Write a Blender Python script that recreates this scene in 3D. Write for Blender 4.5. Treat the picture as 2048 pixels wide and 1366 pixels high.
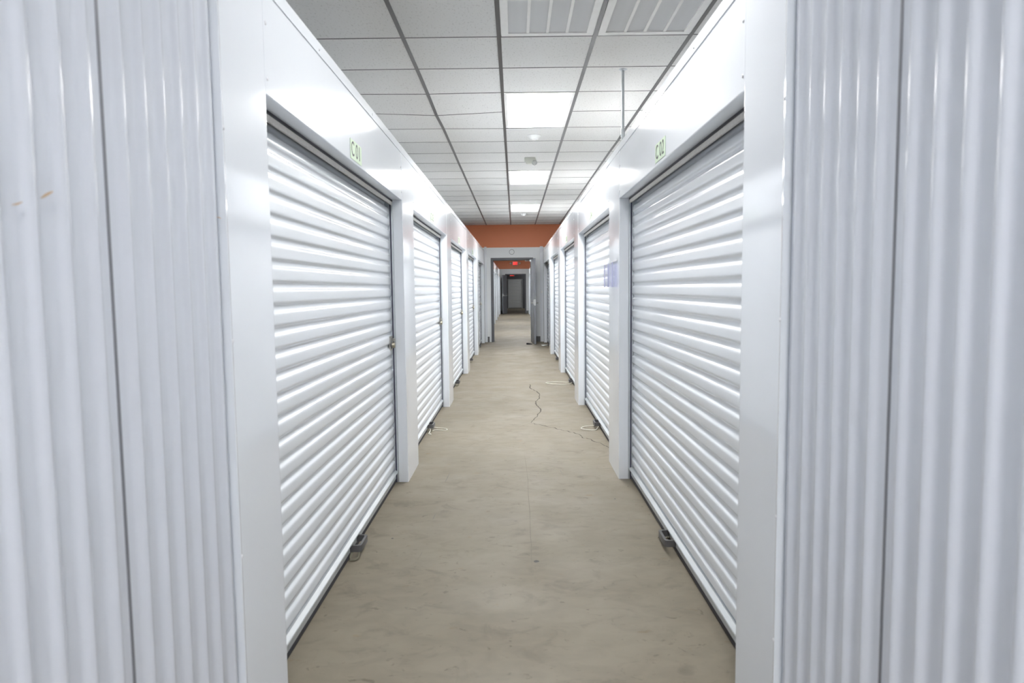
import bpy, bmesh, math, random
from mathutils import Vector, Matrix
random.seed(7)
for o in list(bpy.data.objects): bpy.data.objects.remove(o)
S = bpy.context.scene
C = S.collection

# ------------------------------------------------------------------ camera
FPX = 1345.0; CAMH = 1.365
def _cam_axes():
    F = Vector((5.5, -106.0, FPX)).normalized()
    D = Vector((178 * 1.022, FPX * FPX / 106.0, FPX)); D = (D - F * D.dot(F)).normalized()
    R = D.cross(F)
    return R, F, D
_R, _F, _D = _cam_axes()
def _w(i): return Vector((_R[i], _F[i], -_D[i]))
cam_d = bpy.data.cameras.new('camera'); cam = bpy.data.objects.new('camera', cam_d); C.objects.link(cam)
cam_d.sensor_width = 36.0; cam_d.lens = FPX / 2048 * 36.0; cam_d.clip_start = 0.05; cam_d.clip_end = 200
m = Matrix.Identity(4)
for r in range(3):
    m[r][0] = _w(0)[r]; m[r][1] = -_w(1)[r]; m[r][2] = -_w(2)[r]
m.translation = (0, 0, CAMH)
cam.matrix_world = m
cam_d.dof.use_dof = True; cam_d.dof.focus_distance = 8.0; cam_d.dof.aperture_fstop = 4.0
S.camera = cam
# pixel -> place helpers (direction from the photo, distance from the surface touched)
def _ray(px, py):
    v = Vector((px - 1024.0, py - 683.0, FPX)); return Vector((v.dot(_R), v.dot(_F), -v.dot(_D)))
def on_z(px, py, z=0.0):
    r = _ray(px, py); t = (z - CAMH) / r.z; return Vector((r.x * t, r.y * t, z))
def on_x(px, py, x):
    r = _ray(px, py); t = x / r.x; return Vector((x, r.y * t, CAMH + r.z * t))
def on_y(px, py, y):
    r = _ray(px, py); t = y / r.y; return Vector((r.x * t, y, CAMH + r.z * t))

# ------------------------------------------------------------------ world + exposure
wd = bpy.data.worlds.new('world'); S.world = wd; wd.use_nodes = True
wd.node_tree.nodes['Background'].inputs[0].default_value = (0.9, 0.95, 1.0, 1)
wd.node_tree.nodes['Background'].inputs[1].default_value = 0.0
S.view_settings.view_transform = 'Standard'; S.view_settings.look = 'None'
S.view_settings.gamma = 1.0; S.view_settings.use_curve_mapping = False
S.view_settings.exposure = 1.66
LAMP = 12.0          # strength of the ceiling troffers
try:
    S.cycles.max_bounces = 10; S.cycles.diffuse_bounces = 8; S.cycles.glossy_bounces = 5; S.cycles.transmission_bounces = 8; S.cycles.transparent_max_bounces = 24
except Exception: pass

# ------------------------------------------------------------------ materials
def mat(name, col, rough=0.5, metal=0.0, noise=None, bump=None, emit=None, trans=0.0, spec=0.5, coat=0.0):
    M = bpy.data.materials.new(name); M.use_nodes = True
    nt = M.node_tree; b = nt.nodes['Principled BSDF']
    b.inputs['Base Color'].default_value = (*col, 1); b.inputs['Roughness'].default_value = rough
    b.inputs['Metallic'].default_value = metal; b.inputs['Specular IOR Level'].default_value = spec
    b.inputs['Transmission Weight'].default_value = trans; b.inputs['Coat Weight'].default_value = coat
    b.inputs['Coat Roughness'].default_value = 0.08
    if emit: b.inputs['Emission Color'].default_value = (*emit[0], 1); b.inputs['Emission Strength'].default_value = emit[1]
    if noise or bump:
        tc = nt.nodes.new('ShaderNodeTexCoord')
    if noise:
        sc, amt, stretch = noise
        mp = nt.nodes.new('ShaderNodeMapping'); mp.inputs['Scale'].default_value = stretch
        n = nt.nodes.new('ShaderNodeTexNoise'); n.inputs['Scale'].default_value = sc; n.inputs['Detail'].default_value = 5
        nt.links.new(tc.outputs['Object'], mp.inputs[0]); nt.links.new(mp.outputs[0], n.inputs[0])
        mx = nt.nodes.new('ShaderNodeMix'); mx.data_type = 'RGBA'
        mx.inputs[6].default_value = (*[c * (1 - amt) for c in col], 1); mx.inputs[7].default_value = (*[min(1, c * (1 + amt)) for c in col], 1)
        nt.links.new(n.outputs[0], mx.inputs[0]); nt.links.new(mx.outputs[2], b.inputs['Base Color'])
    if bump:
        sc, st, stretch = bump
        mp = nt.nodes.new('ShaderNodeMapping'); mp.inputs['Scale'].default_value = stretch
        n = nt.nodes.new('ShaderNodeTexNoise'); n.inputs['Scale'].default_value = sc; n.inputs['Detail'].default_value = 2
        bp = nt.nodes.new('ShaderNodeBump'); bp.inputs['Strength'].default_value = st; bp.inputs['Distance'].default_value = 0.02
        nt.links.new(tc.outputs['Object'], mp.inputs[0]); nt.links.new(mp.outputs[0], n.inputs[0])
        nt.links.new(n.outputs[0], bp.inputs['Height']); nt.links.new(bp.outputs[0], b.inputs['Normal'])
    return M
WHITE = (0.785, 0.82, 0.868)
M = {}
M['white'] = mat('white_painted_steel', WHITE, 0.095, noise=(3, 0.02, (1, 1, 1)), bump=(1.2, 0.006, (1, 1, 1)))
M['slat'] = mat('white_curtain_steel', (0.765, 0.80, 0.842), 0.17, noise=(2, 0.02, (1, 1, 1)), spec=0.4)
M['panel'] = mat('white_ribbed_steel', (0.66, 0.69, 0.75), 0.19, noise=(2.5, 0.02, (1, 1, 0.4)))
M['galv'] = mat('galvanised_steel', (0.60, 0.64, 0.67), 0.32, 0.7, noise=(30, 0.12, (1, 1, 1)))
M['alu'] = mat('aluminium_bar', (0.56, 0.59, 0.61), 0.42, 0.35, noise=(6, 0.06, (1, 1, 1)))
M['black'] = mat('black_rubber', (0.022, 0.022, 0.03), 0.6, noise=(20, 0.2, (1, 1, 1)))
M['gap'] = mat('dark_track_slot', (0.05, 0.05, 0.09), 0.5, noise=(20, 0.2, (1, 1, 1)))
M['lap_shade'] = mat('painted_lap_shade', (0.20, 0.205, 0.23), 0.5, noise=(20, 0.1, (1, 1, 1)))  # shadow tone of the panel laps, put into the colour
M['handle'] = mat('dark_grey_plastic', (0.10, 0.10, 0.105), 0.4, noise=(30, 0.1, (1, 1, 1)))
M['latch'] = mat('latch_steel', (0.42, 0.41, 0.38), 0.38, 0.7, noise=(40, 0.15, (1, 1, 1)))
M['brass'] = mat('lock_core', (0.45, 0.42, 0.33), 0.35, 0.8, noise=(40, 0.1, (1, 1, 1)))
M['seal'] = mat('beige_brush_seal', (0.60, 0.58, 0.55), 0.8, noise=(90, 0.2, (1, 1, 1)))
M['rope'] = mat('white_cord', (0.78, 0.76, 0.68), 0.8, noise=(80, 0.15, (1, 1, 1)))
M['wire'] = mat('olive_pull_loop', (0.20, 0.19, 0.14), 0.6, noise=(60, 0.15, (1, 1, 1)))
M['orange'] = mat('orange_wall_paint', (0.78, 0.265, 0.125), 0.5, noise=(2, 0.06, (1, 1, 1)))
M['endwall'] = mat('pale_grey_wall_panel', (0.82, 0.85, 0.87), 0.35, noise=(2, 0.03, (1, 1, 1)))
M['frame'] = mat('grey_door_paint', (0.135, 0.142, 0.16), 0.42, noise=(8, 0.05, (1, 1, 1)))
M['leaf'] = mat('grey_door_leaf', (0.20, 0.21, 0.235), 0.38, noise=(8, 0.05, (1, 1, 1)))
M['baseb'] = mat('grey_vinyl_base', (0.13, 0.135, 0.14), 0.5, noise=(10, 0.06, (1, 1, 1)))
M['tee'] = mat('dark_grey_ceiling_tee', (0.085, 0.082, 0.088), 0.35, noise=(12, 0.1, (1, 1, 1)))
M['lid'] = mat('unit_top_white', (0.80, 0.81, 0.82), 0.4, noise=(4, 0.1, (1, 1, 1)))
M['slab'] = mat('pale_backing', (0.74, 0.74, 0.73), 0.8, noise=(4, 0.06, (1, 1, 1)))
M['whiteplastic'] = mat('white_plastic', (0.78, 0.80, 0.80), 0.4, noise=(30, 0.03, (1, 1, 1)))
M['creamplastic'] = mat('cream_grey_plastic', (0.62, 0.64, 0.58), 0.45, noise=(30, 0.04, (1, 1, 1)))
M['lens'] = mat('clear_lens', (0.85, 0.87, 0.87), 0.15, trans=0.6, noise=(30, 0.03, (1, 1, 1)))
M['vent'] = mat('grille_white', (0.86, 0.86, 0.85), 0.5, noise=(14, 0.06, (1, 1, 1)))
M['louver'] = mat('grille_louver', (0.72, 0.73, 0.74), 0.5, noise=(14, 0.10, (1, 6, 1)))
M['green'] = mat('pale_green_sign', (0.50, 0.63, 0.46), 0.55, noise=(10, 0.03, (1, 1, 1)))
M['ink'] = mat('dark_ink', (0.045, 0.045, 0.05), 0.6, noise=(10, 0.1, (1, 1, 1)))
M['lamp'] = mat('lamp_diffuser', (0.9, 0.9, 0.9), 0.6, emit=((1.0, 0.985, 0.965), LAMP), noise=(30, 0.01, (1, 1, 1)))
M['lamp_weak'] = mat('lamp_diffuser_weak', (0.9, 0.9, 0.9), 0.6, emit=((1.0, 0.985, 0.965), LAMP * 0.37), noise=(30, 0.01, (1, 1, 1)))
M['exit'] = mat('exit_red_glow', (0.7, 0.03, 0.02), 0.5, emit=((1.0, 0.10, 0.08), 0.42), noise=(30, 0.02, (1, 1, 1)))
M['exitdark'] = mat('exit_red_dim', (0.45, 0.03, 0.03), 0.5, emit=((1.0, 0.02, 0.02), 0.13), noise=(30, 0.02, (1, 1, 1)))
def acrylic():
    Ma = bpy.data.materials.new('clear_acrylic'); Ma.use_nodes = True; nt = Ma.node_tree; nt.nodes.clear()
    out = nt.nodes.new('ShaderNodeOutputMaterial'); mx = nt.nodes.new('ShaderNodeMixShader'); mx.inputs[0].default_value = 0.15
    tr = nt.nodes.new('ShaderNodeBsdfTransparent'); tr.inputs[0].default_value = (0.978, 0.98, 0.995, 1)
    gl = nt.nodes.new('ShaderNodeBsdfGlossy'); gl.inputs['Roughness'].default_value = 0.05; gl.inputs[0].default_value = (0.9, 0.9, 1, 1)
    nt.links.new(tr.outputs[0], mx.inputs[1]); nt.links.new(gl.outputs[0], mx.inputs[2]); nt.links.new(mx.outputs[0], out.inputs[0])
    return Ma
M['acryl'] = acrylic()
M['acryl_edge'] = mat('acrylic_edge', (0.62, 0.64, 0.86), 0.15, noise=(30, 0.02, (1, 1, 1)))
M['crack'] = mat('floor_crack', (0.09, 0.075, 0.06), 0.9, noise=(30, 0.3, (1, 1, 1)))
M['joint'] = mat('faint_floor_joint', (0.195, 0.17, 0.13), 0.8, noise=(30, 0.15, (1, 1, 1)))
M['rust'] = mat('rust_scratch', (0.55, 0.40, 0.26), 0.7, noise=(60, 0.2, (1, 1, 1)))
M['screw'] = mat('white_screw_head', (0.74, 0.75, 0.78), 0.25, noise=(60, 0.04, (1, 1, 1)))

def tile_material():
    Mt = mat('mineral_fibre_tile', (0.57, 0.57, 0.555), 0.85)
    nt = Mt.node_tree; b = nt.nodes['Principled BSDF']; tc = nt.nodes.new('ShaderNodeTexCoord')
    inf = nt.nodes.new('ShaderNodeObjectInfo')
    n = nt.nodes.new('ShaderNodeTexNoise'); n.inputs['Scale'].default_value = 75; n.inputs['Detail'].default_value = 3
    mp = nt.nodes.new('ShaderNodeMapping'); mp.inputs['Scale'].default_value = (1.0, 0.5, 1)
    nt.links.new(tc.outputs['Object'], mp.inputs[0]); nt.links.new(mp.outputs[0], n.inputs[0])
    rp = nt.nodes.new('ShaderNodeValToRGB'); rp.color_ramp.elements[0].position = 0.30; rp.color_ramp.elements[0].color = (0.59, 0.588, 0.57, 1)
    rp.color_ramp.elements[1].position = 0.42; rp.color_ramp.elements[1].color = (0.745, 0.745, 0.735, 1)
    nt.links.new(n.outputs[0], rp.inputs[0])
    hs = nt.nodes.new('ShaderNodeHueSaturation'); mr = nt.nodes.new('ShaderNodeMapRange')
    mr.inputs[3].default_value = 0.94; mr.inputs[4].default_value = 1.05
    nt.links.new(inf.outputs['Random'], mr.inputs[0]); nt.links.new(mr.outputs[0], hs.inputs['Value'])
    nt.links.new(rp.outputs[0], hs.inputs['Color']); nt.links.new(hs.outputs[0], b.inputs['Base Color'])
    bp = nt.nodes.new('ShaderNodeBump'); bp.inputs['Strength'].default_value = 0.25; bp.inputs['Distance'].default_value = 0.004
    nt.links.new(n.outputs[0], bp.inputs['Height']); nt.links.new(bp.outputs[0], b.inputs['Normal'])
    return Mt
M['tile'] = tile_material()

def floor_material():
    Mf = mat('sealed_concrete', (0.30, 0.26, 0.20), 0.55, spec=0.3)
    nt = Mf.node_tree; N = nt.nodes; L = nt.links; b = N['Principled BSDF']; tc = N.new('ShaderNodeTexCoord')
    def noise(scale, detail, stretch, rough=0.55, loc=(0, 0, 0), dist=0.0):
        mp = N.new('ShaderNodeMapping'); mp.inputs['Scale'].default_value = stretch; mp.inputs['Location'].default_value = loc
        n = N.new('ShaderNodeTexNoise'); n.inputs['Scale'].default_value = scale; n.inputs['Detail'].default_value = detail
        n.inputs['Roughness'].default_value = rough; n.inputs['Distortion'].default_value = dist
        L.new(tc.outputs['Object'], mp.inputs[0]); L.new(mp.outputs[0], n.inputs[0]); return n
    def ramp(src, stops):
        r = N.new('ShaderNodeValToRGB'); e = r.color_ramp.elements
        e[0].position, e[0].color = stops[0][0], (*stops[0][1], 1); e[1].position, e[1].color = stops[1][0], (*stops[1][1], 1)
        for p, c in stops[2:]:
            x = e.new(p); x.color = (*c, 1)
        L.new(src.outputs[0], r.inputs[0]); return r
    def mul(a, b_, f=1.0):
        x = N.new('ShaderNodeMix'); x.data_type = 'RGBA'; x.blend_type = 'MULTIPLY'; x.inputs[0].default_value = f
        L.new(a, x.inputs[6]); L.new(b_, x.inputs[7]); return x.outputs[2]
    base = ramp(noise(1.1, 6, (1, 1, 1)), [(0.32, (0.214, 0.187, 0.142)), (0.68, (0.254, 0.225, 0.176))])
    mott = ramp(noise(7, 6, (1, 1.6, 1), dist=0.6), [(0.30, (0.90, 0.89, 0.87)), (0.62, (1.03, 1.02, 1.0))])
    c = mul(base.outputs[0], mott.outputs[0])
    # sparse scuffs and smudges, long across the corridor
    sm = ramp(noise(5.5, 5, (1.0, 1.35, 1), 0.6, (3.1, 1.7, 0), 0.9), [(0.54, (1, 1, 1)), (0.70, (0.78, 0.77, 0.76))])
    area = ramp(noise(0.8, 2, (1, 1, 1), 0.5, (0.4, 5.2, 0)), [(0.40, (0, 0, 0)), (0.54, (1, 1, 1))])
    x = N.new('ShaderNodeMix'); x.data_type = 'RGBA'; x.blend_type = 'MULTIPLY'
    L.new(area.outputs[0], x.inputs[0]); L.new(c, x.inputs[6]); L.new(sm.outputs[0], x.inputs[7]); c = x.outputs[2]
    sc = ramp(noise(15, 4, (1.0, 1.5, 1), 0.6, (7, 2, 0), 1.2), [(0.63, (1, 1, 1)), (0.73, (0.68, 0.65, 0.62))])
    c = mul(c, sc.outputs[0])
    ru = ramp(noise(9, 3, (1, 1.8, 1), 0.5, (1, 9, 0)), [(0.67, (1, 1, 1)), (0.76, (0.97, 0.84, 0.68))])
    c = mul(c, ru.outputs[0])
    L.new(c, b.inputs['Base Color'])
    rr = ramp(noise(3, 4, (1, 1, 1), 0.5, (5, 5, 0)), [(0.3, (0.50, 0.50, 0.50)), (0.7, (0.66, 0.66, 0.66))])
    L.new(rr.outputs[0], b.inputs['Roughness'])
    bp = N.new('ShaderNodeBump'); bp.inputs['Strength'].default_value = 0.05; bp.inputs['Distance'].default_value = 0.01
    L.new(noise(9, 4, (1, 1, 1)).outputs[0], bp.inputs['Height']); L.new(bp.outputs[0], b.inputs['Normal'])
    return Mf
M['floor'] = floor_material()

# ------------------------------------------------------------------ mesh helpers
class MB:
    def __init__(s): s.v = []; s.f = []
    def box(s, x0, x1, y0, y1, z0, z1):
        b = len(s.v)
        s.v += [(x0, y0, z0), (x1, y0, z0), (x1, y1, z0), (x0, y1, z0), (x0, y0, z1), (x1, y0, z1), (x1, y1, z1), (x0, y1, z1)]
        s.f += [tuple(b + i for i in q) for q in ((0, 3, 2, 1), (4, 5, 6, 7), (0, 1, 5, 4), (1, 2, 6, 5), (2, 3, 7, 6), (3, 0, 4, 7))]
        return s
    def extrude(s, prof, x0, x1, closed=False, axis='x', thick=0):
        """sweep a profile [(y,z)] along x (or [(x,y)] along z)"""
        b = len(s.v); n = len(prof)
        for e in (x0, x1):
            for p in prof:
                s.v.append((e, p[0], p[1]) if axis == 'x' else (p[0], p[1], e) if axis == 'z' else (p[0], e, p[1]))
        for i in range(n if closed else n - 1):
            j = (i + 1) % n; s.f.append((b + i, b + j, b + n + j, b + n + i))
        if closed:
            s.f.append(tuple(b + i for i in reversed(range(n)))); s.f.append(tuple(b + n + i for i in range(n)))
        return s
    def lathe(s, prof, seg=20, c=(0, 0, 0), axis='z'):
        b = len(s.v); n = len(prof)
        for k in range(seg):
            a = 2 * math.pi * k / seg; ca, sa = math.cos(a), math.sin(a)
            for r, h in prof:
                p = (r * ca, r * sa, h) if axis == 'z' else (h, r * ca, r * sa) if axis == 'x' else (r * sa, h, r * ca)
                s.v.append((p[0] + c[0], p[1] + c[1], p[2] + c[2]))
        for k in range(seg):
            k2 = (k + 1) % seg
            for i in range(n - 1):
                s.f.append((b + k * n + i, b + k2 * n + i, b + k2 * n + i + 1, b + k * n + i + 1))
        if prof[0][0] > 1e-6: s.f.append(tuple(b + k * n for k in reversed(range(seg))))
        if prof[-1][0] > 1e-6: s.f.append(tuple(b + k * n + n - 1 for k in range(seg)))
        return s
    def tube(s, pts, r, seg=6, closed=False):
        b = len(s.v); n = len(pts); P = [Vector(p) for p in pts]
        for i, p in enumerate(P):
            if closed: t = P[(i + 1) % n] - P[i - 1]
            else: t = P[min(i + 1, n - 1)] - P[max(i - 1, 0)]
            t.normalize(); u = t.cross(Vector((0, 0, 1)))
            if u.length < 1e-3: u = t.cross(Vector((1, 0, 0)))
            u.normalize(); w = u.cross(t)
            for k in range(seg):
                a = 2 * math.pi * k / seg; s.v.append(tuple(p + (u * math.cos(a) + w * math.sin(a)) * r))
        for i in range(n if closed else n - 1):
            j = (i + 1) % n
            for k in range(seg):
                k2 = (k + 1) % seg; s.f.append((b + i * seg + k, b + i * seg + k2, b + j * seg + k2, b + j * seg + k))
        if not closed:
            s.f.append(tuple(b + k for k in reversed(range(seg)))); s.f.append(tuple(b + (n - 1) * seg + k for k in range(seg)))
        return s
    def mesh(s, name, m_, smooth=False, bevel=0.0, segs=2):
        me = bpy.data.meshes.new(name); me.from_pydata(s.v, [], s.f)
        bm = bmesh.new(); bm.from_mesh(me)
        bmesh.ops.remove_doubles(bm, verts=bm.verts, dist=1e-6)
        if bevel: bmesh.ops.bevel(bm, geom=list(bm.edges), offset=bevel, segments=segs, profile=0.6, affect='EDGES', clamp_overlap=True)
        bmesh.ops.recalc_face_normals(bm, faces=bm.faces)
        bm.to_mesh(me); bm.free()
        me.materials.append(M[m_] if isinstance(m_, str) else m_)
        if smooth:
            for p in me.polygons: p.use_smooth = True
            try: me.set_sharp_from_angle(angle=math.radians(50 if smooth is True else smooth))
            except Exception: pass
        return me
def link(name, me, parent=None, loc=(0, 0, 0), rz=0.0):
    o = bpy.data.objects.new(name, me); C.objects.link(o); o.location = loc; o.rotation_euler = (0, 0, rz)
    if parent: o.parent = parent
    return o
def tag(o, label=None, cat=None, group=None, kind=None):
    for k, v in (('label', label), ('category', cat), ('group', group), ('kind', kind)):
        if v: o[k] = v
    return o
def copy_tree(o, parent=None):
    c = o.copy(); C.objects.link(c); c.parent = parent
    for ch in list(o.children): copy_tree(ch, c)
    return c

# ------------------------------------------------------------------ dimensions of the place
XL, XR = -0.770, 0.730            # corridor faces of the two partition walls
HD = 1.980                        # underside of door headers
TOP = 2.350                       # top of partitions
CZ = 2.975                        # ceiling
END = 17.2; END2 = 36.9; BACK = -8.6
W = 2.54; PITCH = 3.05            # door opening, bay pitch
OUT = 2.75                        # outer walls of the building strip
RET = 0.066                       # depth of jamb returns

# ------------------------------------------------------------------ floor
fl = tag(link('floor', MB().box(-4.5, 4.5, BACK - .2, 47.5, -0.1, 0.0).mesh('floor', 'floor')), kind='structure')
def strip(name, pts, w, m_, parent, z=0.0008):
    mb = MB(); P = [Vector((p[0], p[1], z)) for p in pts]
    for i in range(len(P)):
        t = (P[min(i + 1, len(P) - 1)] - P[max(i - 1, 0)]).normalized(); nrm = Vector((-t.y, t.x, 0))
        ww = w * (0.55 + 0.9 * random.random()) * 0.5
        if i in (0, len(P) - 1): ww *= 0.3
        mb.v += [tuple(P[i] + nrm * ww), tuple(P[i] - nrm * ww)]
        if i: k = 2 * i; mb.f.append((k - 2, k - 1, k + 1, k))
    o = link(name, mb.mesh(name, m_), parent); return o
def jag(px_pts, sub=4, amp=0.008):
    P = [on_z(*p) for p in px_pts]; out = []
    for a, b in zip(P, P[1:]):
        for k in range(sub):
            q = a.lerp(b, k / sub); out.append((q.x + random.uniform(-amp, amp), q.y + random.uniform(-amp, amp) * 3))
    out.append((P[-1].x, P[-1].y)); return out
strip('crack', jag([(1060, 768), (1061, 776), (1073, 783), (1080, 790), (1078, 797), (1071, 804), (1073, 811), (1080, 816), (1081, 823), (1075, 831), (1068, 840), (1062, 846)]), 0.013, 'crack', fl)
strip('crack', jag([(1062, 846), (1080, 850), (1110, 856), (1130, 862), (1146, 865), (1160, 871), (1168, 876), (1185, 881), (1205, 889), (1219, 897)]), 0.010, 'crack', fl)
strip('crack', jag([(1062, 846), (1040, 854), (1020, 862), (1000, 868), (975, 879), (950, 888), (920, 898)]), 0.0045, 'joint', fl)
strip('joint', jag([(930, 756), (980, 755), (1030, 754), (1080, 754), (1130, 753)], 3, 0.003), 0.014, 'joint', fl)
strip('joint', jag([(1050, 912), (1056, 960), (1060, 1040), (1064, 1130)], 5, 0.003), 0.004, 'joint', fl)
def blot(px, py, rx, ry, m_):
    c = on_z(px, py); mb = MB(); n = 14
    mb.v = [(rx * math.cos(2 * math.pi * k / n) * random.uniform(.8, 1.15), ry * math.sin(2 * math.pi * k / n) * random.uniform(.8, 1.15), 0) for k in range(n)]
    mb.f = [tuple(range(n))]
    link('stain', mb.mesh('stain', m_), fl, (c.x, c.y, 0.001))
M['spot'] = mat('dark_floor_spot', (0.09, 0.082, 0.075), 0.7, noise=(40, 0.2, (1, 1, 1)))
M['smudge'] = mat('rubber_smudge', (0.165, 0.147, 0.118), 0.6, noise=(12, 0.22, (1, 1, 1)))
blot(1073, 1123, 0.016, 0.014, 'spot'); blot(785, 1077, 0.007, 0.008, 'spot'); blot(1230, 998, 0.006, 0.008, 'spot')
for p0, p1, w_ in (((975, 1035), (985, 1028), .004), ((865, 1040), (872, 1026), .004), ((890, 965), (900, 945), .006), ((1345, 1222), (1372, 1213), .003),
                   ((1348, 1208), (1366, 1204), .003), ((1120, 940), (1127, 952), .005), ((1105, 915), (1115, 918), .006), ((835, 1120), (845, 1104), .003)):
    a, b = on_z(*p0), on_z(*p1)
    strip('scuff', [(a.lerp(b, k / 4).x, a.lerp(b, k / 4).y) for k in range(5)], w_, 'smudge', fl)

# ------------------------------------------------------------------ ceiling
ceil = tag(link('ceiling', MB().box(-4.5, 4.5, BACK - .2, 47.5, CZ + 0.045, CZ + 0.15).mesh('ceiling', 'slab')), kind='structure')
TP = 0.615
GX = [-1.93, -1.315, -0.70, -0.085, 0.53, 1.145, 1.76, 2.375]
GY0 = 4.45; ROW0 = -6; ROW1 = 21
def gy(j): return min(GY0 + TP * j, END - 0.004)
SAG = {(2, 3): -0.024, (2, 2): -0.006, (3, 4): -0.004, (5, 5): -0.008, (2, 7): -0.004}
def sag(i, j): return SAG.get((i, j), 0.0)
LIGHT_ROWS = [-4, 2, 8, 14]          # first rows of the 2 x 4 ft troffers (column 3)
VENTS = [(3, -1), (4, -1)]
lit = {(3, r + k) for r in LIGHT_ROWS for k in (0, 1)}
def tile_mesh(x0, x1, y0, y1, zs):
    mb = MB(); g = 0.0015
    X = (x0 + g, x1 - g); Y = (y0 + g, y1 - g); cx, cy = (x0 + x1) / 2, (y0 + y1) / 2
    low = [(X[0] - cx, Y[0] - cy, zs[0]), (X[1] - cx, Y[0] - cy, zs[1]), (X[1] - cx, Y[1] - cy, zs[2]), (X[0] - cx, Y[1] - cy, zs[3])]
    mb.v = low + [(p[0], p[1], p[2] + 0.016) for p in low]
    mb.f = [(0, 3, 2, 1), (4, 5, 6, 7), (0, 1, 5, 4), (1, 2, 6, 5), (2, 3, 7, 6), (3, 0, 4, 7)]
    return mb.mesh('ceiling_tile', 'tile')
tile0 = tile_mesh(0, TP, 0, TP, (0, 0, 0, 0))
tee_seg = None
for j in range(ROW0, ROW1):
    for i in range(len(GX) - 1):
        if (i, j) in lit or (i, j) in VENTS: continue
        zs = (sag(i, j), sag(i + 1, j), sag(i + 1, j + 1), sag(i, j + 1))
        y0, y1 = gy(j), gy(j + 1)
        me = tile0 if not any(zs) and abs(y1 - y0 - TP) < 1e-3 else tile_mesh(GX[i], GX[i + 1], y0, y1, zs)
        link('ceiling_tile', me, ceil, ((GX[i] + GX[i + 1]) / 2, (y0 + y1) / 2, CZ))
# long tees, each one piece
for i in range(len(GX)):
    mb = MB(); w = 0.0135
    for j in range(ROW0, ROW1 + 1):
        z = -0.003 + sag(i, j); y = gy(j)
        mb.v += [(-w, y, z), (w, y, z), (w, y, z + 0.006), (-w, y, z + 0.006)]
        k = len(mb.v) - 8
        if k >= 0:
            for q in range(4): mb.f.append((k + q, k + (q + 1) % 4, k + 4 + (q + 1) % 4, k + 4 + q))
    link('main_tee', mb.mesh('main_tee', 'tee'), ceil, (GX[i], 0, CZ))
def cross_mesh(z0, z1, w):
    mb = MB(); a, b = 0.0135, TP - 0.0135
    mb.v = [(a, -w, z0), (b, -w, z1), (b, w, z1), (a, w, z0), (a, -w, z0 + .004), (b, -w, z1 + .004), (b, w, z1 + .004), (a, w, z0 + .004)]
    mb.f = [(0, 3, 2, 1), (4, 5, 6, 7), (0, 1, 5, 4), (1, 2, 6, 5), (2, 3, 7, 6), (3, 0, 4, 7)]
    return mb.mesh('cross_tee', 'tee')
ct0 = cross_mesh(-.002, -.002, 0.0045); ctw = cross_mesh(-.002, -.002, 0.010)
for j in range(ROW0, ROW1):
    for i in range(len(GX) - 1):
        if (i, j) in lit and (i, j - 1) in lit: continue
        z0, z1 = -.002 + sag(i, j), -.002 + sag(i + 1, j)
        wide = (i, j) in VENTS or (i, j - 1) in VENTS
        me = ctw if wide else ct0 if (sag(i, j) == 0 and sag(i + 1, j) == 0) else cross_mesh(z0, z1, 0.0055)
        link('cross_tee', me, ceil, (GX[i], gy(j), CZ))

# troffers
def troffer(loc, label, lamp='lamp'):
    e = link('ceiling_light', None, None, loc); tag(e, label, 'ceiling light', 'ceiling light troffers')
    lx, ly = TP / 2 - 0.014, TP - 0.014; r = 0.022
    fr = MB().box(-lx, lx, -ly, -ly + r, -.004, .03).box(-lx, lx, ly - r, ly, -.004, .03).box(-lx, -lx + r, -ly + r, ly - r, -.004, .03).box(lx - r, lx, -ly + r, ly - r, -.004, .03)
    link('frame', fr.mesh('frame', 'vent'), e)
    mb = MB().box(-lx + r, lx - r, -ly + r, ly - r, .004, .02)
    link('diffuser', mb.mesh('diffuser', lamp), e)
    return e
cxl = (GX[3] + GX[4]) / 2
TL = ['square white ceiling light beside the steel conduit', 'glowing ceiling light just past the cream motion sensor', 'ceiling light panel closest to the orange wall']
troffer((cxl, gy(3), CZ), TL[0]); troffer((cxl, gy(9), CZ), TL[1]); troffer((cxl, gy(15), CZ), TL[2])
for k in (9, 15):
    troffer((cxl, GY0 - k * TP, CZ), 'ceiling light deep in the ribbed wall section')
troffer((cxl, GY0 - 3 * TP, CZ), 'ceiling light between the ribbed walls right before the grilles', 'lamp_weak')
for k in range(3):
    troffer((cxl, 20.6 + k * 6.0, CZ), 'ceiling light of the second corridor beyond the steel door')

# return-air grilles
def grille(i, j, label):
    x0, x1, y0, y1 = GX[i], GX[i + 1], gy(j), gy(j + 1)
    e = link('return_air_grille', None, None, ((x0 + x1) / 2, (y0 + y1) / 2, CZ)); tag(e, label, 'vent', 'return air grilles')
    a = TP / 2 - 0.016; r = 0.045
    link('frame', MB().box(-a, a, -a, -a + r, -.006, .02).box(-a, a, a - r, a, -.006, .02).box(-a, -a + r, -a + r, a - r, -.006, .02).box(a - r, a, -a + r, a - r, -.006, .02).mesh('frame', 'vent', bevel=0.002), e)
    inner = a - r
    bar = MB().box(-.009, .009, -inner, inner, -.003, .012).mesh('divider', 'vent')
    for k in (-1, 0, 1): link('divider', bar, e, (k * inner / 2, 0, 0))
    lv = MB().extrude([(-.0072, .008), (.0062, .002), (.0066, .0032), (-.0068, .0092)], -inner, inner, closed=True).mesh('louver', 'louver')
    n = 34
    for k in range(n): link('louver', lv, e, (0, -inner + 0.008 + k * (2 * inner - 0.016) / (n - 1), 0))
    link('backing', MB().box(-inner, inner, -inner, inner, .018, .024).mesh('backing', 'louver'), e)
grille(3, -1, 'white slotted return air grille in line with the ceiling lights')
grille(4, -1, 'white slotted return air grille over the wall of door C 02')

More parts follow.
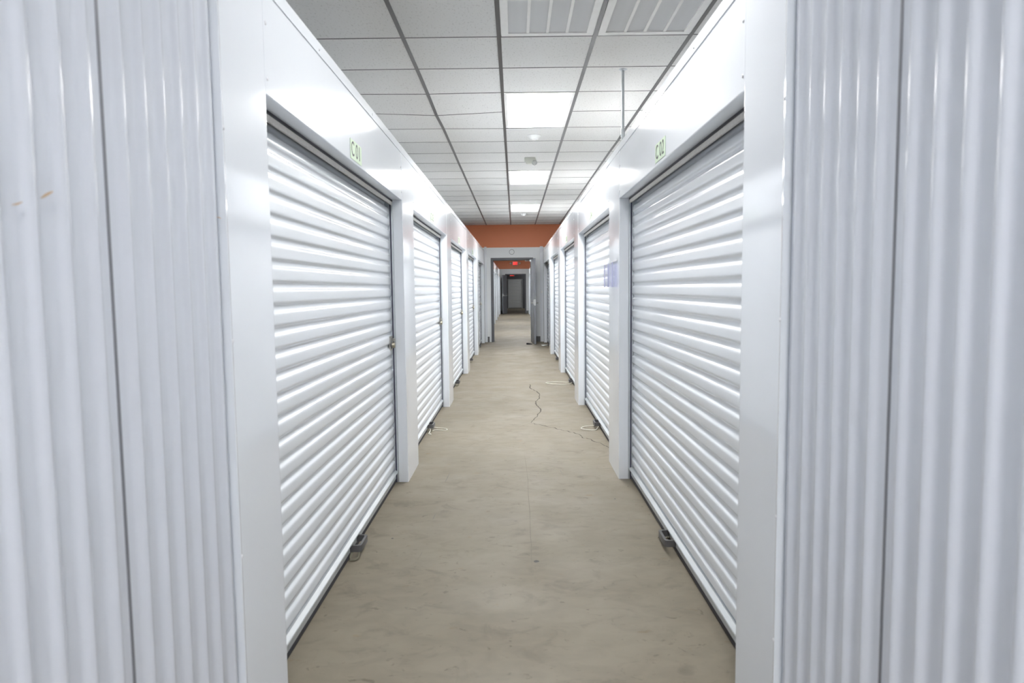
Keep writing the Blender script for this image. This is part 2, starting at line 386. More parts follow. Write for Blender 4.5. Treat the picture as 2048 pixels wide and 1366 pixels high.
# ------------------------------------------------------------------ partition walls
L_START = [2.15 + PITCH * k for k in range(5)]
R_START = [2.18 + PITCH * k for k in range(5)]
L2_START = [17.62 + PITCH * k for k in range(6)]
R2_START = [17.65 + PITCH * k for k in range(6)]
class Side:
    """u runs along the corridor (+Y), d = depth behind the corridor face"""
    def __init__(s, name, x, sg): s.name = name; s.x = x; s.sg = sg
    def box(s, mb, u0, u1, d0, d1, z0, z1):
        a, b = s.x + s.sg * d0, s.x + s.sg * d1
        mb.box(min(a, b), max(a, b), u0, u1, z0, z1); return mb
SL, SR = Side('left', XL, -1), Side('right', XR, 1)
rib_cache = {}
def rib_panel(side, u0, u1, parent, z1=TOP - 0.01):
    # vertical ribbed sheet: rounded ribs every 79 mm over flat pans
    p = 0.079; n_ = 10 if u1 - u0 > .8 else 12; p = (u1 - u0 - .11) / 10 if n_ == 10 else p
    shape = [(0.0, 0.0170), (0.012, 0.0170), (0.019, 0.0160), (0.025, 0.0125), (0.030, 0.0080), (0.0345, 0.0050), (0.0395, 0.0040), (0.0445, 0.0050), (0.049, 0.0080), (0.054, 0.0125), (0.060, 0.0160), (0.067, 0.0170)]
    pts = [(u0 + .006, 0.017)]
    for k in range(n_ + 1 if n_ == 10 else n_):
        c = u0 + .055 + k * p
        pts += [(c - .0395 + a, d) for a, d in shape[1:]]
        if c + .06 > u1: break
    pts.append((u1 - .006, pts[-1][1]))
    pts.sort()
    pts = [q for q in pts if u0 + 0.005 <= q[0] <= u1 - 0.005]
    pts = [(u0 + 0.0028, 0.045), (u0 + 0.0032, pts[0][1])] + pts + [(u1 - 0.0032, pts[-1][1]), (u1 - 0.0028, 0.045)]
    mb = MB(); n = len(pts)
    for z in (0.0, z1):
        for a, d in pts: mb.v.append((side.x + side.sg * d, a, z))
    for i in range(n - 1): mb.f.append((i, i + 1, n + i + 1, n + i))
    return link('ribbed_panel', mb.mesh('ribbed_panel', 'panel', smooth=40), parent)
def column_mesh(wd, bow=0.0012):
    """folded steel jamb post: corridor face slightly bowed, returns into the openings; local u from 0 to wd, d depth"""
    r = 0.006; n = 10; pts = [(0.0, RET), (0.0, r + .001)]
    for k in range(5):
        a = math.pi / 2 * k / 4; pts.append((r - r * math.cos(a), r - r * math.sin(a)))
    for k in [.04] + list(range(1, n)) + [n - .04]:
        t = k / n; pts.append((r + (wd - 2 * r) * t, -bow * math.sin(math.pi * t)))
    for k in range(5):
        a = math.pi / 2 * k / 4; pts.append((wd - r + r * math.sin(a), r - r * math.cos(a)))
    pts += [(wd, r + .001), (wd, RET)]; return pts
def column(side, u0, u1, parent, z1=TOP - 0.05):
    pts = column_mesh(u1 - u0, 0.0 if u0 < 3 else 0.0012); mb = MB()
    mb.extrude([(side.x + side.sg * d, u0 + a) for a, d in pts], 0.0, z1, axis='z', closed=True)
    return link('jamb_column', mb.mesh('jamb_column', 'white', smooth=30), parent)
def header(side, u0, u1, parent):
    mb = MB(); r = 0.004
    prof = [(0.0012, TOP - 0.05), (0.0012, HD + r), (0.0012 + r * .3, HD + r * .3), (0.0012 + r, HD), (RET, HD), (RET, TOP - 0.05)]
    mb.extrude([(side.x + side.sg * d, z) for d, z in prof], u0 + .0008, u1 - .0008, closed=True, axis='y')
    return link('header_panel', mb.mesh('header_panel', 'white'), parent)
screw_me = MB().lathe([(0.0065, 0), (0.006, 0.0022), (0.0035, 0.004), (0.0, 0.0045)], 10, axis='x').mesh('screw', 'screw', smooth=True)
def screw(side, u, z, parent, d=0.0):
    o = link('screw', screw_me, parent, (side.x + side.sg * d, u, z)); o.rotation_euler = (0, 0, math.pi if side.sg > 0 else 0); return o
def wall(side, starts, y0, y1, near):
    """near: ribbed panel seams (list) before the first column, or None"""
    mb = MB()
    side.box(mb, y0, y1, 0.9, 0.93, 0, TOP - .06)                  # rear partition of the units
    side.box(mb, y0, y1, 0.07, 2.0, TOP - .03, TOP - .015)         # metal top of the units
    root = tag(link('wall_' + side.name + ('' if y0 < 5 else '_beyond'), mb.mesh('wall', 'lid')), kind='structure')
    ends = [s + W for s in starts]
    first = starts[0] - (0.33 if near else starts[0] - y0)
    cols = [(first, starts[0])] + [(ends[k], starts[k + 1]) for k in range(len(starts) - 1)] + [(ends[-1], y1)]
    for a, b in cols: column(side, a, b, root)
    for a, b in zip(starts, ends):
        header(side, a, b, root)
    # cap angle, in pieces
    cuts = [y0] + [e + 0.07 for e in ends[:-1]] + [y1]
    if near: cuts.insert(1, starts[0] - 1.0)
    for a, b in zip(cuts, cuts[1:]):
        m_ = MB()
        prof = [(-0.0025, TOP - .05), (-0.0025, TOP - .002), (-0.001, TOP), (0.05, TOP), (0.05, TOP - .002), (0.0005, TOP - .003), (0.0005, TOP - .05)]
        m_.extrude([(side.x + side.sg * d, z) for d, z in prof], a + .001, b - .001, closed=True, axis='y')
        link('cap_angle', m_.mesh('cap_angle', 'white', smooth=30), root)
    for k, (a, b) in enumerate(zip(starts, ends)):
        if a < 14:
            for u in (a + .018, b - .018):
                for z in (2.03, 2.20): screw(side, u, z, root, 0.0012)
            for u in (a + .6, a + 1.6): screw(side, u, TOP - .03, root, -0.0025)
    if near:
        for a, b in near: rib_panel(side, a, b, root)
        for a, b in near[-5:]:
            m_ = MB(); side.box(m_, a - .0045, a + .0045, .0160, .03, 0, TOP - .02); link('seam_shade_strip', m_.mesh('seam_shade_strip', 'lap_shade'), root)  # dark strip behind each panel joint stands in for the lap's shadow
        # J-trim where the ribbed sheet meets the post
        m_ = MB(); m_.extrude([(side.x + side.sg * d, u) for u, d in ((first - .016, .03), (first - .016, -.0050), (first - .0145, -.0058), (first - .001, -.0028), (first - .0005, .004), (first - .0005, .03))], 0, TOP - .05, closed=True, axis='z')
        link('edge_trim', m_.mesh('edge_trim', 'white'), root)
    return root
def seams(first, last):
    e = [first]
    while e[0] > BACK + .93: e.insert(0, e[0] - 0.915)
    return list(zip(e, e[1:])) + [(first, last)]
wl = wall(SL, L_START, BACK, END, seams(1.315, 1.804))
wr = wall(SR, R_START, BACK, END, seams(1.335, 1.834))
wl2 = wall(SL, L2_START, END + .2, END2, None)
wr2 = wall(SR, R2_START, END + .2, END2, None)
for px, py in ((443, 255), (484, 1110), (462, 683)): p = on_x(px, py, XL); screw(SL, L_START[0] - .338, p.z, wl, -.003)
for px, py in ((1574, 196), (1559, 1037), (1551, 1281), (1566, 640)): p = on_x(px, py, XR); screw(SR, R_START[0] - .338, p.z, wr, -.003)
for px, py in ((150, 828), (305, 770), (382, 752)): p = on_x(px, py, XL - .017); screw(SL, p.y, p.z, wl, .017)
for px, py in ((1713, 742), (1808, 764), (1921, 808)): p = on_x(px, py, XR + .017); screw(SR, p.y, p.z, wr, .017)
def scratch(pts_px, w):
    mb = MB()
    P = [on_x(px, py, XL - .003) for px, py in pts_px]
    for i, p in enumerate(P):
        ww = w * (0.3 if i in (0, len(P) - 1) else 1) / 2
        mb.v += [(XL - .0035, p.y, p.z + ww), (XL - .0035, p.y, p.z - ww), (XL - .002, p.y, p.z - ww), (XL - .002, p.y, p.z + ww)]
        if i:
            k = 4 * i
            for q in range(4): mb.f.append((k - 4 + q, k - 4 + (q + 1) % 4, k + (q + 1) % 4, k + q))
    link('scratch', mb.mesh('scratch', 'rust'), wl)
scratch([(82, 396), (90, 391), (97, 387), (105, 383)], 0.0045); scratch([(24, 410), (34, 408), (44, 404)], 0.003); scratch([(433, 434), (438, 435), (442, 437)], 0.0025)
tag(link('wall_outer_left', MB().box(-OUT - .1, -OUT, BACK, END2, 0, CZ + .045).mesh('w', 'slab')), kind='structure')
tag(link('wall_outer_right', MB().box(OUT, OUT + .1, BACK, END2, 0, CZ + .045).mesh('w', 'slab')), kind='structure')
tag(link('wall_behind', MB().box(-OUT, OUT, BACK - .1, BACK, 0, CZ + .045).mesh('w', 'endwall')), kind='structure')

# ------------------------------------------------------------------ roll-up doors (local: x = right seen from the corridor, y = depth, z up)
SP = 0.081; NS = 22; SZ0 = 0.088; D0 = 0.090; HW = W / 2 - 0.006
PROF = [(0.0, .0120), (.0060, .0120), (.0100, .0105), (.0140, .0060), (.0175, .0022), (.0215, .0006), (.028, 0.0), (.053, 0.0), (.0595, .0006), (.0635, .0022), (.0670, .0060), (.0710, .0105), (.075, .0120), (.081, .0120)]
def slat_mesh():
    mb = MB().extrude([(D0 + d, z) for z, d in PROF], -HW, HW); return mb.mesh('slat', 'slat', smooth=70)
slat_me = slat_mesh()
def curtain_mesh():
    pr = [(D0 + d, SZ0 + k * SP + z) for k in range(NS) for z, d in PROF]
    return MB().extrude(pr, -HW, HW).mesh('curtain', 'slat', smooth=70)
curtain_me = curtain_mesh()
def roll_mesh():
    # curtain bending back over the drum
    z0 = SZ0 + NS * SP; Rr = 0.19; pr = []
    for k in range(3):
        for z, d in PROF:
            s_ = k * SP + z; a = s_ / Rr
            rad = Rr - d
            pr.append((D0 + Rr - rad * math.cos(a), z0 + rad * math.sin(a)))
    return MB().extrude(pr, -HW, HW).mesh('curtain_roll', 'slat', smooth=70)
roll_me = roll_mesh()
bar_me = MB().extrude([(D0 - .004, .028), (D0 - .004, .066), (D0 - .016, .069), (D0 - .018, .073), (D0 - .016, .078), (D0 + .000, .090), (D0 + .018, .090), (D0 + .018, .028)], -HW, HW, closed=True).mesh('bottom_bar', 'alu', smooth=25)
seal_me = MB().extrude([(D0 - .003, .028), (D0 - .006, .014), (D0 - .002, .0005), (D0 + .014, .0005), (D0 + .018, .014), (D0 + .016, .028)], -HW, HW, closed=True).mesh('bottom_seal', 'black', smooth=25)
def guide_mesh(s):
    mb = MB(); e = W / 2
    a, b = sorted((s * (e - .0035), s * (e + .035))); mb.box(a, b, RET + .001, RET + .013, 0, HD - .004)
    return mb.mesh('guide_track', 'galv', bevel=0.0015)
def slot_mesh(s):
    mb = MB(); e = W / 2; a, b = sorted((s * (e - .003), s * (e + .03))); mb.box(a, b, RET + .013, RET + .022, 0, HD - .004)
    return mb.mesh('track_slot', 'gap')
def web_mesh(s):
    mb = MB(); e = W / 2; a, b = sorted((s * (e - .002), s * (e + .03))); mb.box(a, b, RET + .022, RET + .08, 0, HD - .004)
    return mb.mesh('track_web', 'galv')
web = {s: web_mesh(s) for s in (-1, 1)}
guide = {s: guide_mesh(s) for s in (-1, 1)}; slot = {s: slot_mesh(s) for s in (-1, 1)}
head_me = MB().box(-W / 2, W / 2, RET + .004, RET + .012, HD - .034, HD + .02).mesh('head_seal', 'seal')
headlip_me = MB().box(-W / 2, W / 2, RET + .001, RET + .006, HD - .011, HD + .01).mesh('head_gasket', 'black')
# pull handle: moulded loop, with a soft wire loop below
def handle_mesh():
    mb = MB(); pr = []
    hw, dp, rc = 0.080, 0.062, 0.014
    outer = [(-hw, D0 - .004), (-hw, D0 - dp + rc), (-hw + rc * .3, D0 - dp + rc * .3), (-hw + rc, D0 - dp), (hw - rc, D0 - dp), (hw - rc * .3, D0 - dp + rc * .3), (hw, D0 - dp + rc), (hw, D0 - .004)]
    inner = [(x * 0.84, D0 - .004 - (D0 - .004 - y) * 0.78) for x, y in outer]
    loop = outer + inner[::-1]; m_ = len(loop)
    for z in (0.030, 0.064):
        for x, y in loop: mb.v.append((x, y, z))
    nn = len(outer)
    for i in range(nn - 1):
        a, b = i, i + 1; c, d = m_ - 1 - i, m_ - 2 - i
        mb.f += [(a, b, m_ + b, m_ + a), (c, m_ + c, m_ + d, d), (a, c, d, b), (m_ + a, m_ + b, m_ + d, m_ + c)]
    mb.f += [(0, m_, 2 * m_ - 1, m_ - 1), (nn - 1, nn, m_ + nn, m_ + nn - 1)]
    return mb.mesh('pull_handle', 'handle', smooth=35)
handle_me = handle_mesh()
loop_me = MB().tube([(-.060, D0 - .050, .034), (-.105, D0 - .052, .012), (-.120, D0 - .040, .005), (-.122, D0 - .015, .005), (-.10, D0 - .008, .010), (-.06, D0 - .012, .03)], 0.005, 6).mesh('wire_loop', 'wire', smooth=True)
# slide latch on the right edge
LZ = 1.0
latch_me = MB().box(W / 2 - .105, W / 2 - .012, D0 - .006, D0 + .004, LZ - .05, LZ + .045).mesh('latch_plate', 'latch', bevel=.002)
bolt_me = MB().box(W / 2 - .060, W / 2 + .012, D0 - .022, D0 - .006, LZ + .008, LZ + .030).mesh('slide_bolt', 'latch', bevel=.004)
core_me = MB().lathe([(0.018, -.024), (0.020, -.022), (0.020, .0)], 14, (W / 2 - .06, D0 - .004, LZ - .016), axis='y').mesh('lock_core', 'brass', smooth=True)
pit_me = MB().lathe([(0.027, -.003), (0.030, .0), (0.03, .004)], 14, (W / 2 - .078, D0 - .006, LZ - .012), axis='y').mesh('latch_recess', 'handle', smooth=True)
def make_door(detail, label, cat='shutter', group=None):
    e = link('roll_up_shutter', None); tag(e, label, cat, group)
    if detail:
        for k in range(NS): link('slat', slat_me, e, (0, 0, SZ0 + k * SP))
    else: link('curtain', curtain_me, e)
    link('curtain_roll', roll_me, e)
    b = link('bottom_bar', bar_me, e); link('bottom_seal', seal_me, e)
    for s in (-1, 1):
        g = link('guide_track', guide[s], e); link('track_slot', slot[s], g); link('track_web', web[s], g)
    h = link('head_seal', head_me, e); link('head_gasket', headlip_me, h)
    h = link('pull_handle', handle_me, b)
    link('wire_loop', loop_me, b)
    l = link('latch', latch_me, e); link('slide_bolt', bolt_me, l); link('lock_core', core_me, l); link('latch_recess', pit_me, l)
    return e
protoA = make_door(True, 'x'); protoB = make_door(False, 'x'); used = {}
G1 = 'roll-up doors of the first corridor'
def put(detail, side, u0, label, group):
    key = 'A' if detail else 'B'; src = protoA if detail else protoB
    o = src if key not in used else copy_tree(src); used[key] = 1
    o.location = (side.x, u0 + W / 2, 0); o.rotation_euler = (0, 0, math.pi / 2 if side.sg < 0 else -math.pi / 2)
    tag(o, label, 'shutter', group); return o
LLAB = ['white corrugated roll-up shutter under the sign C 01', 'white corrugated roll-up shutter next after C 01 with cord at its handle',
        'white roll-up shutter third along the odd-numbered wall', 'white roll-up shutter fourth along the odd-numbered wall', 'white roll-up shutter at the end of the odd-numbered wall by the orange wall']
RLAB = ['white corrugated roll-up shutter with sign C 02 before the leaflet holder', 'white corrugated roll-up shutter just past the clear leaflet holder',
        'white roll-up shutter with the longest cord lying on the floor', 'white roll-up shutter fourth along the even-numbered wall', 'white roll-up shutter beside the back of the open steel door']
doorsL, doorsR = [], []
for k in range(5):
    doorsL.append(put(k < 3, SL, L_START[k], LLAB[k], G1)); doorsR.append(put(k < 3, SR, R_START[k], RLAB[k], G1))
for k in range(6):
    put(False, SL, L2_START[k], 'white roll-up shutter along the latch-side wall of the second corridor', 'second corridor doors, frame side')
    put(False, SR, R2_START[k], 'white roll-up shutter behind the open steel leaf in the second corridor', 'second corridor doors, leaf side')
# white pull cords lying on the floor, tied to the handles of three doors (local door space: y negative = out on the floor)
def cord(door, pts, r=0.0042):
    P = [Vector(p) for p in pts]; out = []
    n = len(P)
    for i in range(n):
        p0, p1, p2, p3 = P[i - 1], P[i], P[(i + 1) % n], P[(i + 2) % n]
        for k in range(5):
            t = k / 5; out.append(0.5 * ((2 * p1) + (p2 - p0) * t + (2 * p0 - 5 * p1 + 4 * p2 - p3) * t * t + (3 * p1 - p0 - 3 * p2 + p3) * t ** 3))
    link('pull_cord', MB().tube(out, r, 6, closed=True).mesh('pull_cord', 'rope', smooth=True), door)
cord(doorsL[1], [(0, .075, .03), (.06, .0, .006), (.03, -.07, .005), (-.02, -.10, .005), (-.06, -.07, .005), (-.03, .01, .005), (-.10, .05, .005), (-.20, .06, .005), (-.24, .03, .005), (-.16, .055, .006), (-.05, .06, .012)], .0045)
cord(doorsR[1], [(0, .075, .03), (-.06, .02, .006), (-.02, -.06, .005), (.05, -.10, .005), (.11, -.07, .005), (.14, .02, .005), (.08, .055, .01)], .0045)
cord(doorsR[2], [(0, .075, .03), (-.10, .02, .006), (-.16, -.10, .005), (-.13, -.24, .005), (-.06, -.30, .005), (.03, -.24, .005), (.10, -.08, .005), (.08, .04, .01)], .005)

# ------------------------------------------------------------------ unit number signs
def text_mesh(body, size, m_, sx=1.0, ext=0.0004, bold=0.0):
    cu = bpy.data.curves.new('t', 'FONT'); cu.body = body; cu.size = size; cu.extrude = ext; cu.offset = bold; cu.align_x = 'CENTER'; cu.align_y = 'CENTER'
    cu.resolution_u = 4
    o = bpy.data.objects.new('t', cu); C.objects.link(o); bpy.context.view_layer.update()
    me = bpy.data.meshes.new_from_object(o.evaluated_get(bpy.context.evaluated_depsgraph_get()))
    bpy.data.objects.remove(o); me.transform(Matrix.Diagonal((sx, 1, 1, 1)))
    me.materials.clear(); me.materials.append(M[m_]); return me
glyphs = {}
def glyph(ch, size, m_, sx, bold):
    k = (ch, size, m_)
    if k not in glyphs:
        me = text_mesh(ch, size, m_, sx, bold=bold); me.transform(Matrix.Rotation(math.pi / 2, 4, 'X')); glyphs[k] = me
    return glyphs[k]
plate_me = MB().box(-.115, .115, -.0012, 0, -.046, .046).mesh('plate', 'green')
def sign(side, u, z, text, label):
    e = link('unit_number_sign', None, None, (side.x - side.sg * -0.0, u, z)); tag(e, label, 'sign', 'pale green unit number signs')
    e.rotation_euler = (0, 0, math.pi / 2 if side.sg < 0 else -math.pi / 2)
    link('plate', plate_me, e)
    for ch, x in zip(text.replace(' ', ''), (-.070, .013, .068)):
        link('letter', glyph('O' if ch == '0' else ch, 0.100, 'ink', 0.58 if ch == '0' else 0.85, 0.0), e, (x, -.0018, 0))
LS = ['beside the reflection of the largest ceiling light', 'over the second shutter of the odd-numbered wall', 'over the third shutter of the odd-numbered wall', 'over the fourth shutter of the odd-numbered wall']
RS = ['near the post with the leaflet holder', 'over the shutter past the leaflet holder', 'over the shutter with the longest floor cord', 'over the fourth shutter of the even-numbered wall']
for k in range(4):
    a, b = 'C %02d' % (2 * k + 1), 'C %02d' % (2 * k + 2)
    sign(SL, L_START[k] + 1.20, 2.037, a, 'pale green sign lettered ' + a + ' ' + LS[k])
    if k < 3: sign(SR, R_START[k] + 1.23, 2.043, b, 'pale green sign lettered ' + b + ' ' + RS[k])

# ------------------------------------------------------------------ end wall with door opening
def end_wall(name, y0, y1, ox0, ox1, oz, split, wall_m, low_m):
    root = tag(link(name, MB().box(-OUT, OUT, y0 + .012, y1 - .012, split, CZ + .044).mesh(name, wall_m)), kind='structure')
    mb = MB(); mb.box(-OUT, ox0, y0, y1, 0, split).box(ox1, OUT, y0, y1, 0, split).box(ox0, ox1, y0, y1, oz, split)
    link('lower_panel', mb.mesh('lower_panel', low_m), root); return root
OX0, OX1, OZ = -0.605, 0.47, 2.145
we = end_wall('wall_end', END, END + .2, OX0, OX1, OZ, 2.405, 'orange', 'endwall')
def trim(name, x0, x1, y0, y1, z0, z1, m_, parent, bev=.003): return link(name, MB().box(x0, x1, y0, y1, z0, z1).mesh(name, m_, bevel=bev), parent)
trim('corner_trim', XL + .004, -.705, END - .022, END, 0, 2.425, 'white', we); trim('corner_trim', .645, XR - .004, END - .022, END, 0, 2.425, 'white', we)
for x, z in ((-.74, 2.28), (.68, 2.28), (-.74, 1.3)):
    link('screw', MB().lathe([(0.0, -.006), (0.008, -.003), (0.009, 0)], 10, axis='y').mesh('screw', 'screw'), we, (x, END - .022, z))
ring = MB().lathe([(.058, -.002), (.058, -.008), (.066, -.008), (.066, -.002)], 28, axis='y').mesh('round_plate_rim', 'frame')
rp_ = link('round_wall_plate', MB().lathe([(0.0, -.006), (.058, -.006), (.060, 0)], 28, axis='y').mesh('round_wall_plate', 'endwall'), None, (-.067, END, 2.29))
tag(rp_, 'round pale cover plate on the wall above the steel door frame', 'cover plate'); link('rim', ring, rp_)
rd = link('wall_reader', MB().box(-.02, .02, -.018, 0, -.035, .035).mesh('wall_reader', 'whiteplastic', bevel=.004), None, (.685, END - .022, 1.275))
tag(rd, 'small white reader on the white trim beside the open steel door', 'reader'); link('face', MB().box(-.012, .012, -.0195, -.017, -.02, .01).mesh('face', 'vent'), rd)
bb = tag(link('baseboard_end', MB().box(-.705, OX0 - .052, END - .01, END, 0, .14).box(OX1 + .052, .645, END - .01, END, 0, .14).mesh('baseboard', 'baseb')), kind='structure')

def door_frame(name, x0, x1, z1, y0, y1, fw=.052):
    e = tag(link(name, MB().box(x0 - fw, x1 + fw, y0 - .02, y1 + .02, z1, z1 + fw).mesh('head', 'frame', bevel=.003)), kind='structure')
    trim('jamb', x0 - fw, x0, y0 - .02, y1 + .02, 0, z1, 'frame', e); trim('jamb', x1, x1 + fw, y0 - .02, y1 + .02, 0, z1, 'frame', e)
    trim('stop', x0, x0 + .014, y0 + .06, y1 - .04, 0, z1 - .014, 'frame', e, 0); trim('stop', x1 - .014, x1, y0 + .06, y1 - .04, 0, z1 - .014, 'frame', e, 0)
    trim('stop', x0, x1, y0 + .06, y1 - .04, z1 - .014, z1, 'frame', e, 0)
    return e
F1X0, F1X1, F1Z = -.553, .418, 2.093
door_frame('door_1', F1X0, F1X1, F1Z, END, END + .2)
def leaf(hinge, ang, width, height, label, sgn=1, closer=True):
    """leaf local: x from hinge (0) to free edge, y thickness"""
    e = link('steel_door', None, None, hinge, ang); tag(e, label, 'door')
    link('leaf', MB().box(0, width, 0, .045, .012, height).mesh('leaf', 'leaf', bevel=.002), e)
    for s, y in ((-1, 0), (1, .045)):
        r_ = link('lock_rose', MB().lathe([(0.0, s * .010), (.026, s * .009), (.03, s * .004), (.03, 0)], 16, (0, 0, 0), axis='y').mesh('lock_rose', 'whiteplastic', smooth=True), e, (width - .07, y, 1.03))
        r_.scale = (1, 1, 2.3)
        lv = MB().tube([(0, 0, 0), (0, s * .055, 0), (-.02, s * .062, 0), (-.12, s * .062, -.004)], .010, 8).mesh('lever', 'latch', smooth=True)
        link('lever', lv, e, (width - .07, y, 1.01))
    link('latch_edge', MB().box(width - .0005, width + .0015, .012, .033, .95, 1.10).mesh('latch_edge', 'whiteplastic'), e)
    for z in (.25, 1.05, 1.85):
        link('hinge', MB().lathe([(.008, -.05), (.008, .05)], 10, (-.004, -.006 if sgn > 0 else .051, z)).mesh('hinge', 'latch', smooth=True), e)
    return e
# first leaf: hinged on the jamb next to the C 02 wall, swung back past 90 degrees towards the corridor
lf = leaf((F1X1 - .006, END - .026, 0), math.radians(-90 + 3.0), .935, F1Z - .006, 'grey steel door standing open beside its frame below the orange wall')
# closer arm
ca = link('closer_arm', MB().box(-.02, .02, -.05, -.012, F1Z - .062, F1Z - .02).tube([(.0, -.03, F1Z - .042), (-.12, -.14, F1Z - .040), (.0, -.16, F1Z - .040)], .009, 6).mesh('closer_arm', 'galv'), lf, (.30, 0, 0))
wg = link('door_wedge', MB().extrude([(-.075, 0), (.075, 0), (.075, .012), (-.06, .040), (-.075, .040)], -.022, .022, closed=True).mesh('door_wedge', 'black', bevel=.002), None, (.345, 16.37, 0), math.radians(-60))
tag(wg, 'black rubber door wedge on the floor against the open steel door', 'door stop')
pc = MB(); n = 9
for k in range(n):
    a = 2 * math.pi * k / n; r = .05 * random.uniform(.7, 1.2); pc.v.append((r * 1.5 * math.cos(a), r * math.sin(a), .004 + .012 * (k % 3)))
pc.v += [(0, 0, .03), (0, 0, .001)]
for k in range(n): pc.f += [(k, (k + 1) % n, n), ((k + 1) % n, k, n + 1)]
p = on_z(1092, 692)
cp = link('crumpled_paper', pc.mesh('crumpled_paper', 'whiteplastic'), None, (min(p.x, .68), p.y, 0)); tag(cp, 'small scrap of crumpled white paper on the floor near the steel door', 'paper')

# second end wall, its door and the dim cross passage
we2 = end_wall('wall_end_beyond', END2, END2 + .2, -.52, .62, 2.16, 2.43, 'orange', 'endwall')
door_frame('door_2', -.468, .568, 2.108, END2, END2 + .2)
tag(link('baseboard_end_beyond', MB().box(XL + .01, -.53, END2 - .012, END2, 0, .15).box(.63, XR - .01, END2 - .012, END2, 0, .15).mesh('baseboard', 'baseb')), kind='structure')
lf2 = leaf((-.462, END2 - .026, 0), math.radians(180 + 77), .935, 2.09, 'grey steel door leaning open in front of the farthest doorway', -1)
link('push_bar', MB().box(.12, .80, .05, .085, .96, 1.01).mesh('push_bar', 'galv', bevel=.004), lf2)
def exit_sign(loc, label, heads=True):
    e = link('exit_sign', None, None, loc); tag(e, label, 'exit sign')
    link('housing', MB().box(-.165, .165, -.05, 0, -.112, .112).mesh('housing', 'creamplastic', bevel=.006), e)
    link('face', MB().box(-.135, .135, -.053, -.049, -.092, .092).mesh('face', 'exitdark'), e)
    for ch, x in zip('EXIT', (-.093, -.028, .030, .083)):
        link('letter', glyph(ch, .215, 'exit', .52, .006), e, (x, -.0545, 0))
    if heads:
        for s in (-1, 1):
            h = link('lamp_head', MB().lathe([(.0, -.075), (.036, -.072), (.046, -.055), (.034, -.02), (.012, -.012)], 14, axis='y').mesh('lamp_head', 'creamplastic', smooth=True), e, (s * .25, 0, .012))
            link('arm', MB().box(-.05, .05, -.03, -.014, -.01, .01).mesh('arm', 'creamplastic'), h, (-s * .04, 0, 0))
    return e
p = on_y(1030.3, 527, END2 + .012)
exit_sign((p.x, END2 + .011, p.z), 'red lit exit sign with two lamp heads on the orange wall beyond the first door')
troffer((1.5, 44.4, CZ), 'added unseen fill light over the dim cross passage at the far end', 'lamp_weak')  # added, unseen lamp to put highlights on the far shutter
XE = 46.3
tag(link('wall_passage', MB().box(-4, -.47, XE, XE + .1, 0, CZ + .044).box(.53, 4, XE, XE + .1, 0, CZ + .044).box(-.47, .53, XE, XE + .1, 2.02, CZ + .044).mesh('wall_passage', 'frame')), kind='structure')  # dark grey here paints in the dimness of the passage
tag(link('wall_passage_left', MB().box(-4.1, -4, END2 + .2, XE + .1, 0, CZ + .044).mesh('w', 'endwall')), kind='structure')
tag(link('wall_passage_right', MB().box(4, 4.1, END2 + .2, XE + .1, 0, CZ + .044).mesh('w', 'endwall')), kind='structure')
fd = link('roll_up_shutter', None, None, (.03, XE, 0)); tag(fd, 'dim roll-up shutter facing the corridor through the farthest doorway', 'shutter')
pr = [(.04 + d, SZ0 + k * SP + z) for k in range(NS + 2) for z, d in PROF]
link('curtain', MB().extrude(pr, -.5, .5).mesh('curtain', 'slat', smooth=70), fd)
link('bottom_bar', MB().box(-.5, .5, .03, .07, .02, .09).mesh('bottom_bar', 'alu', bevel=.003), fd)
link('bottom_seal', MB().box(-.5, .5, .035, .065, 0.0, .02).mesh('bottom_seal', 'black'), fd)
for s in (-1, 1): link('guide_track', MB().box(min(s * .5, s * .44), max(s * .5, s * .44), -.012, .03, 0, 2.02).mesh('guide_track', 'galv'), fd)
p = on_y(1024, 549.3, 44.5)
ex2 = exit_sign((p.x, 44.5, p.z), 'red exit sign hanging in the dim passage behind the farthest doorway', False)
link('hanger', MB().tube([(0, -.025, .11), (0, -.025, CZ + .044 - p.z)], .008, 6).mesh('hanger', 'galv'), ex2)

# ------------------------------------------------------------------ ceiling devices, conduit, leaflet holder
def smoke(px, py, label, s=1.0):
    q = on_z(px, py, CZ)
    e = link('smoke_detector', MB().lathe([(.075 * s, 0), (.075 * s, -.008), (.066 * s, -.016), (.045 * s, -.040), (.028 * s, -.044)], 24).mesh('smoke_detector', 'whiteplastic', smooth=35), None, (q.x, q.y, CZ))
    tag(e, label, 'smoke detector'); link('sensor_ring', MB().lathe([(.028 * s, -.043), (.022 * s, -.050), (0, -.050)], 18).mesh('sensor_ring', 'vent'), e)
smoke(1068, 271, 'round white smoke detector right behind the ceiling light by the conduit')
smoke(1047, 427, 'round white smoke detector past the last ceiling light', .95)
q = on_z(1061, 316, CZ)
ms = link('motion_sensor', None, None, (q.x, q.y, CZ)); tag(ms, 'cream boxy motion sensor with clear ball lens on the ceiling', 'sensor')
hb = MB(); tp = [(-.075, -.05), (.06, -.05), (.06, .05), (-.075, .05)]; bt = [(-.045, -.034), (.05, -.034), (.05, .034), (-.045, .034)]
hb.v = [(x, y, 0) for x, y in tp] + [(x * 1.02, y * 1.02, -.035) for x, y in tp] + [(x, y, -.072) for x, y in bt]
for k in range(2):
    for i in range(4): hb.f.append((4 * k + i, 4 * k + (i + 1) % 4, 4 * k + 4 + (i + 1) % 4, 4 * k + 4 + i))
hb.f += [(0, 3, 2, 1), (8, 9, 10, 11)]
link('body', hb.mesh('body', 'creamplastic', bevel=.006), ms)
link('ball_lens', MB().lathe([(0, .034), (.018, .029), (.031, .012), (.034, 0), (.031, -.014), (.018, -.029), (0, -.034)], 16, (.048, -.03, -.062)).mesh('ball_lens', 'lens', smooth=True), ms)
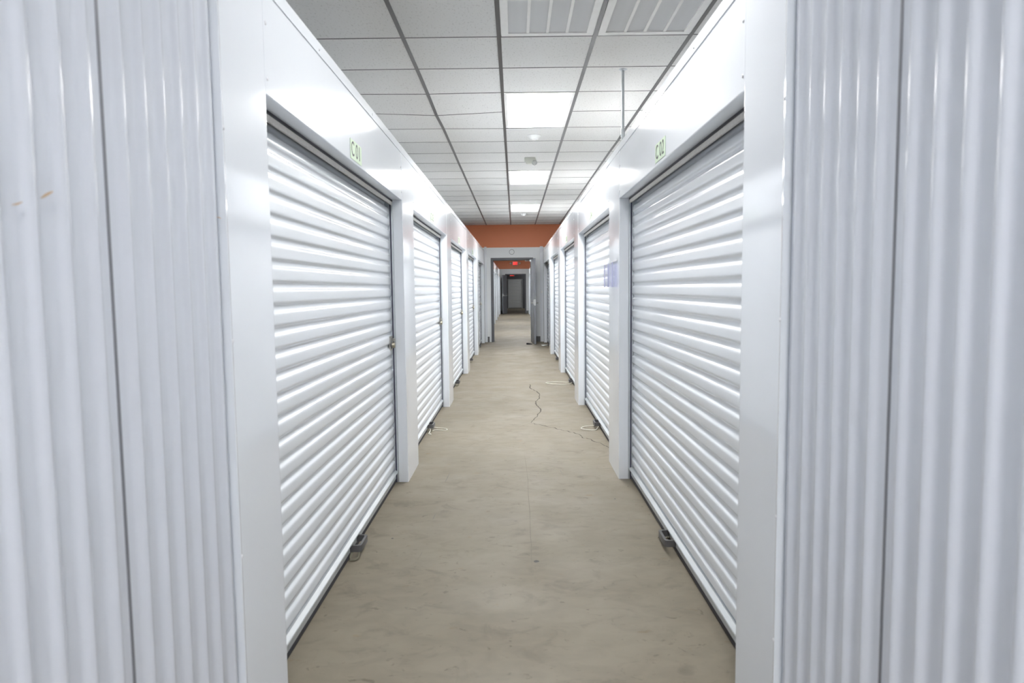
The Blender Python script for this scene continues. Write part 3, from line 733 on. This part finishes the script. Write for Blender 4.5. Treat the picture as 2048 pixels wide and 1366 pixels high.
link('swivel', MB().lathe([(.022, 0), (.022, .03)], 12, (.048, -.03, -.05)).mesh('swivel', 'creamplastic'), ms)
q = on_z(1246, 139, CZ)
cd = link('conduit', MB().tube([(0, 0, TOP - .006 - CZ), (0, 0, 0.0)], .0105, 12).mesh('conduit', 'galv', smooth=True), None, (q.x, q.y, CZ))
tag(cd, 'thin galvanised steel conduit dropping from ceiling behind the C 02 wall', 'conduit')
link('escutcheon', MB().lathe([(.012, -.01), (.03, -.003), (.032, 0)], 16).mesh('escutcheon', 'galv', smooth=True), cd); link('coupling', MB().lathe([(.0145, -.04), (.0145, .02)], 12, (0, 0, -.45)).mesh('coupling', 'galv', smooth=True), cd)
# clear acrylic leaflet holder on the post between doors C 02 and C 04
hx = XR + .0
lh = link('leaflet_holder', None, None, (hx, 4.94, 1.367)); tag(lh, 'empty clear acrylic leaflet holder on the white post past door C 02', 'leaflet holder')
link('back_plate', MB().box(-.0075, -.0035, -.16, .13, 0, .185).mesh('back_plate', 'acryl', bevel=.001), lh)
link('front_plate', MB().box(-.060, -.056, -.11, .12, 0, .165).mesh('front_plate', 'acryl', bevel=.001), lh)
for y in (-.11, .116): link('side_plate', MB().box(-.056, -.0075, y, y + .004, 0, .165).mesh('side_plate', 'acryl', bevel=.001), lh)
link('pocket_divider', MB().box(-.034, -.031, -.106, .116, .004, .175).mesh('pocket_divider', 'acryl', bevel=.001), lh)
link('base_plate', MB().box(-.056, -.0075, -.106, .116, 0, .004).mesh('base_plate', 'acryl'), lh)
for x, y in ((-.0605, -.1105), (-.0605, .1175), (-.0345, -.1065), (-.0345, .1155)):
    link('edge_bead', MB().box(x, x + .005, y, y + .003, .001, .166 if x < -.05 else .176).mesh('edge_bead', 'acryl_edge'), lh)
link('edge_bead', MB().box(-.0605, -.0555, -.1105, .1205, .165, .1675).mesh('edge_bead', 'whiteplastic'), lh)
link('edge_bead', MB().box(-.008, -.003, -.16, .13, .185, .1875).mesh('edge_bead', 'whiteplastic'), lh)
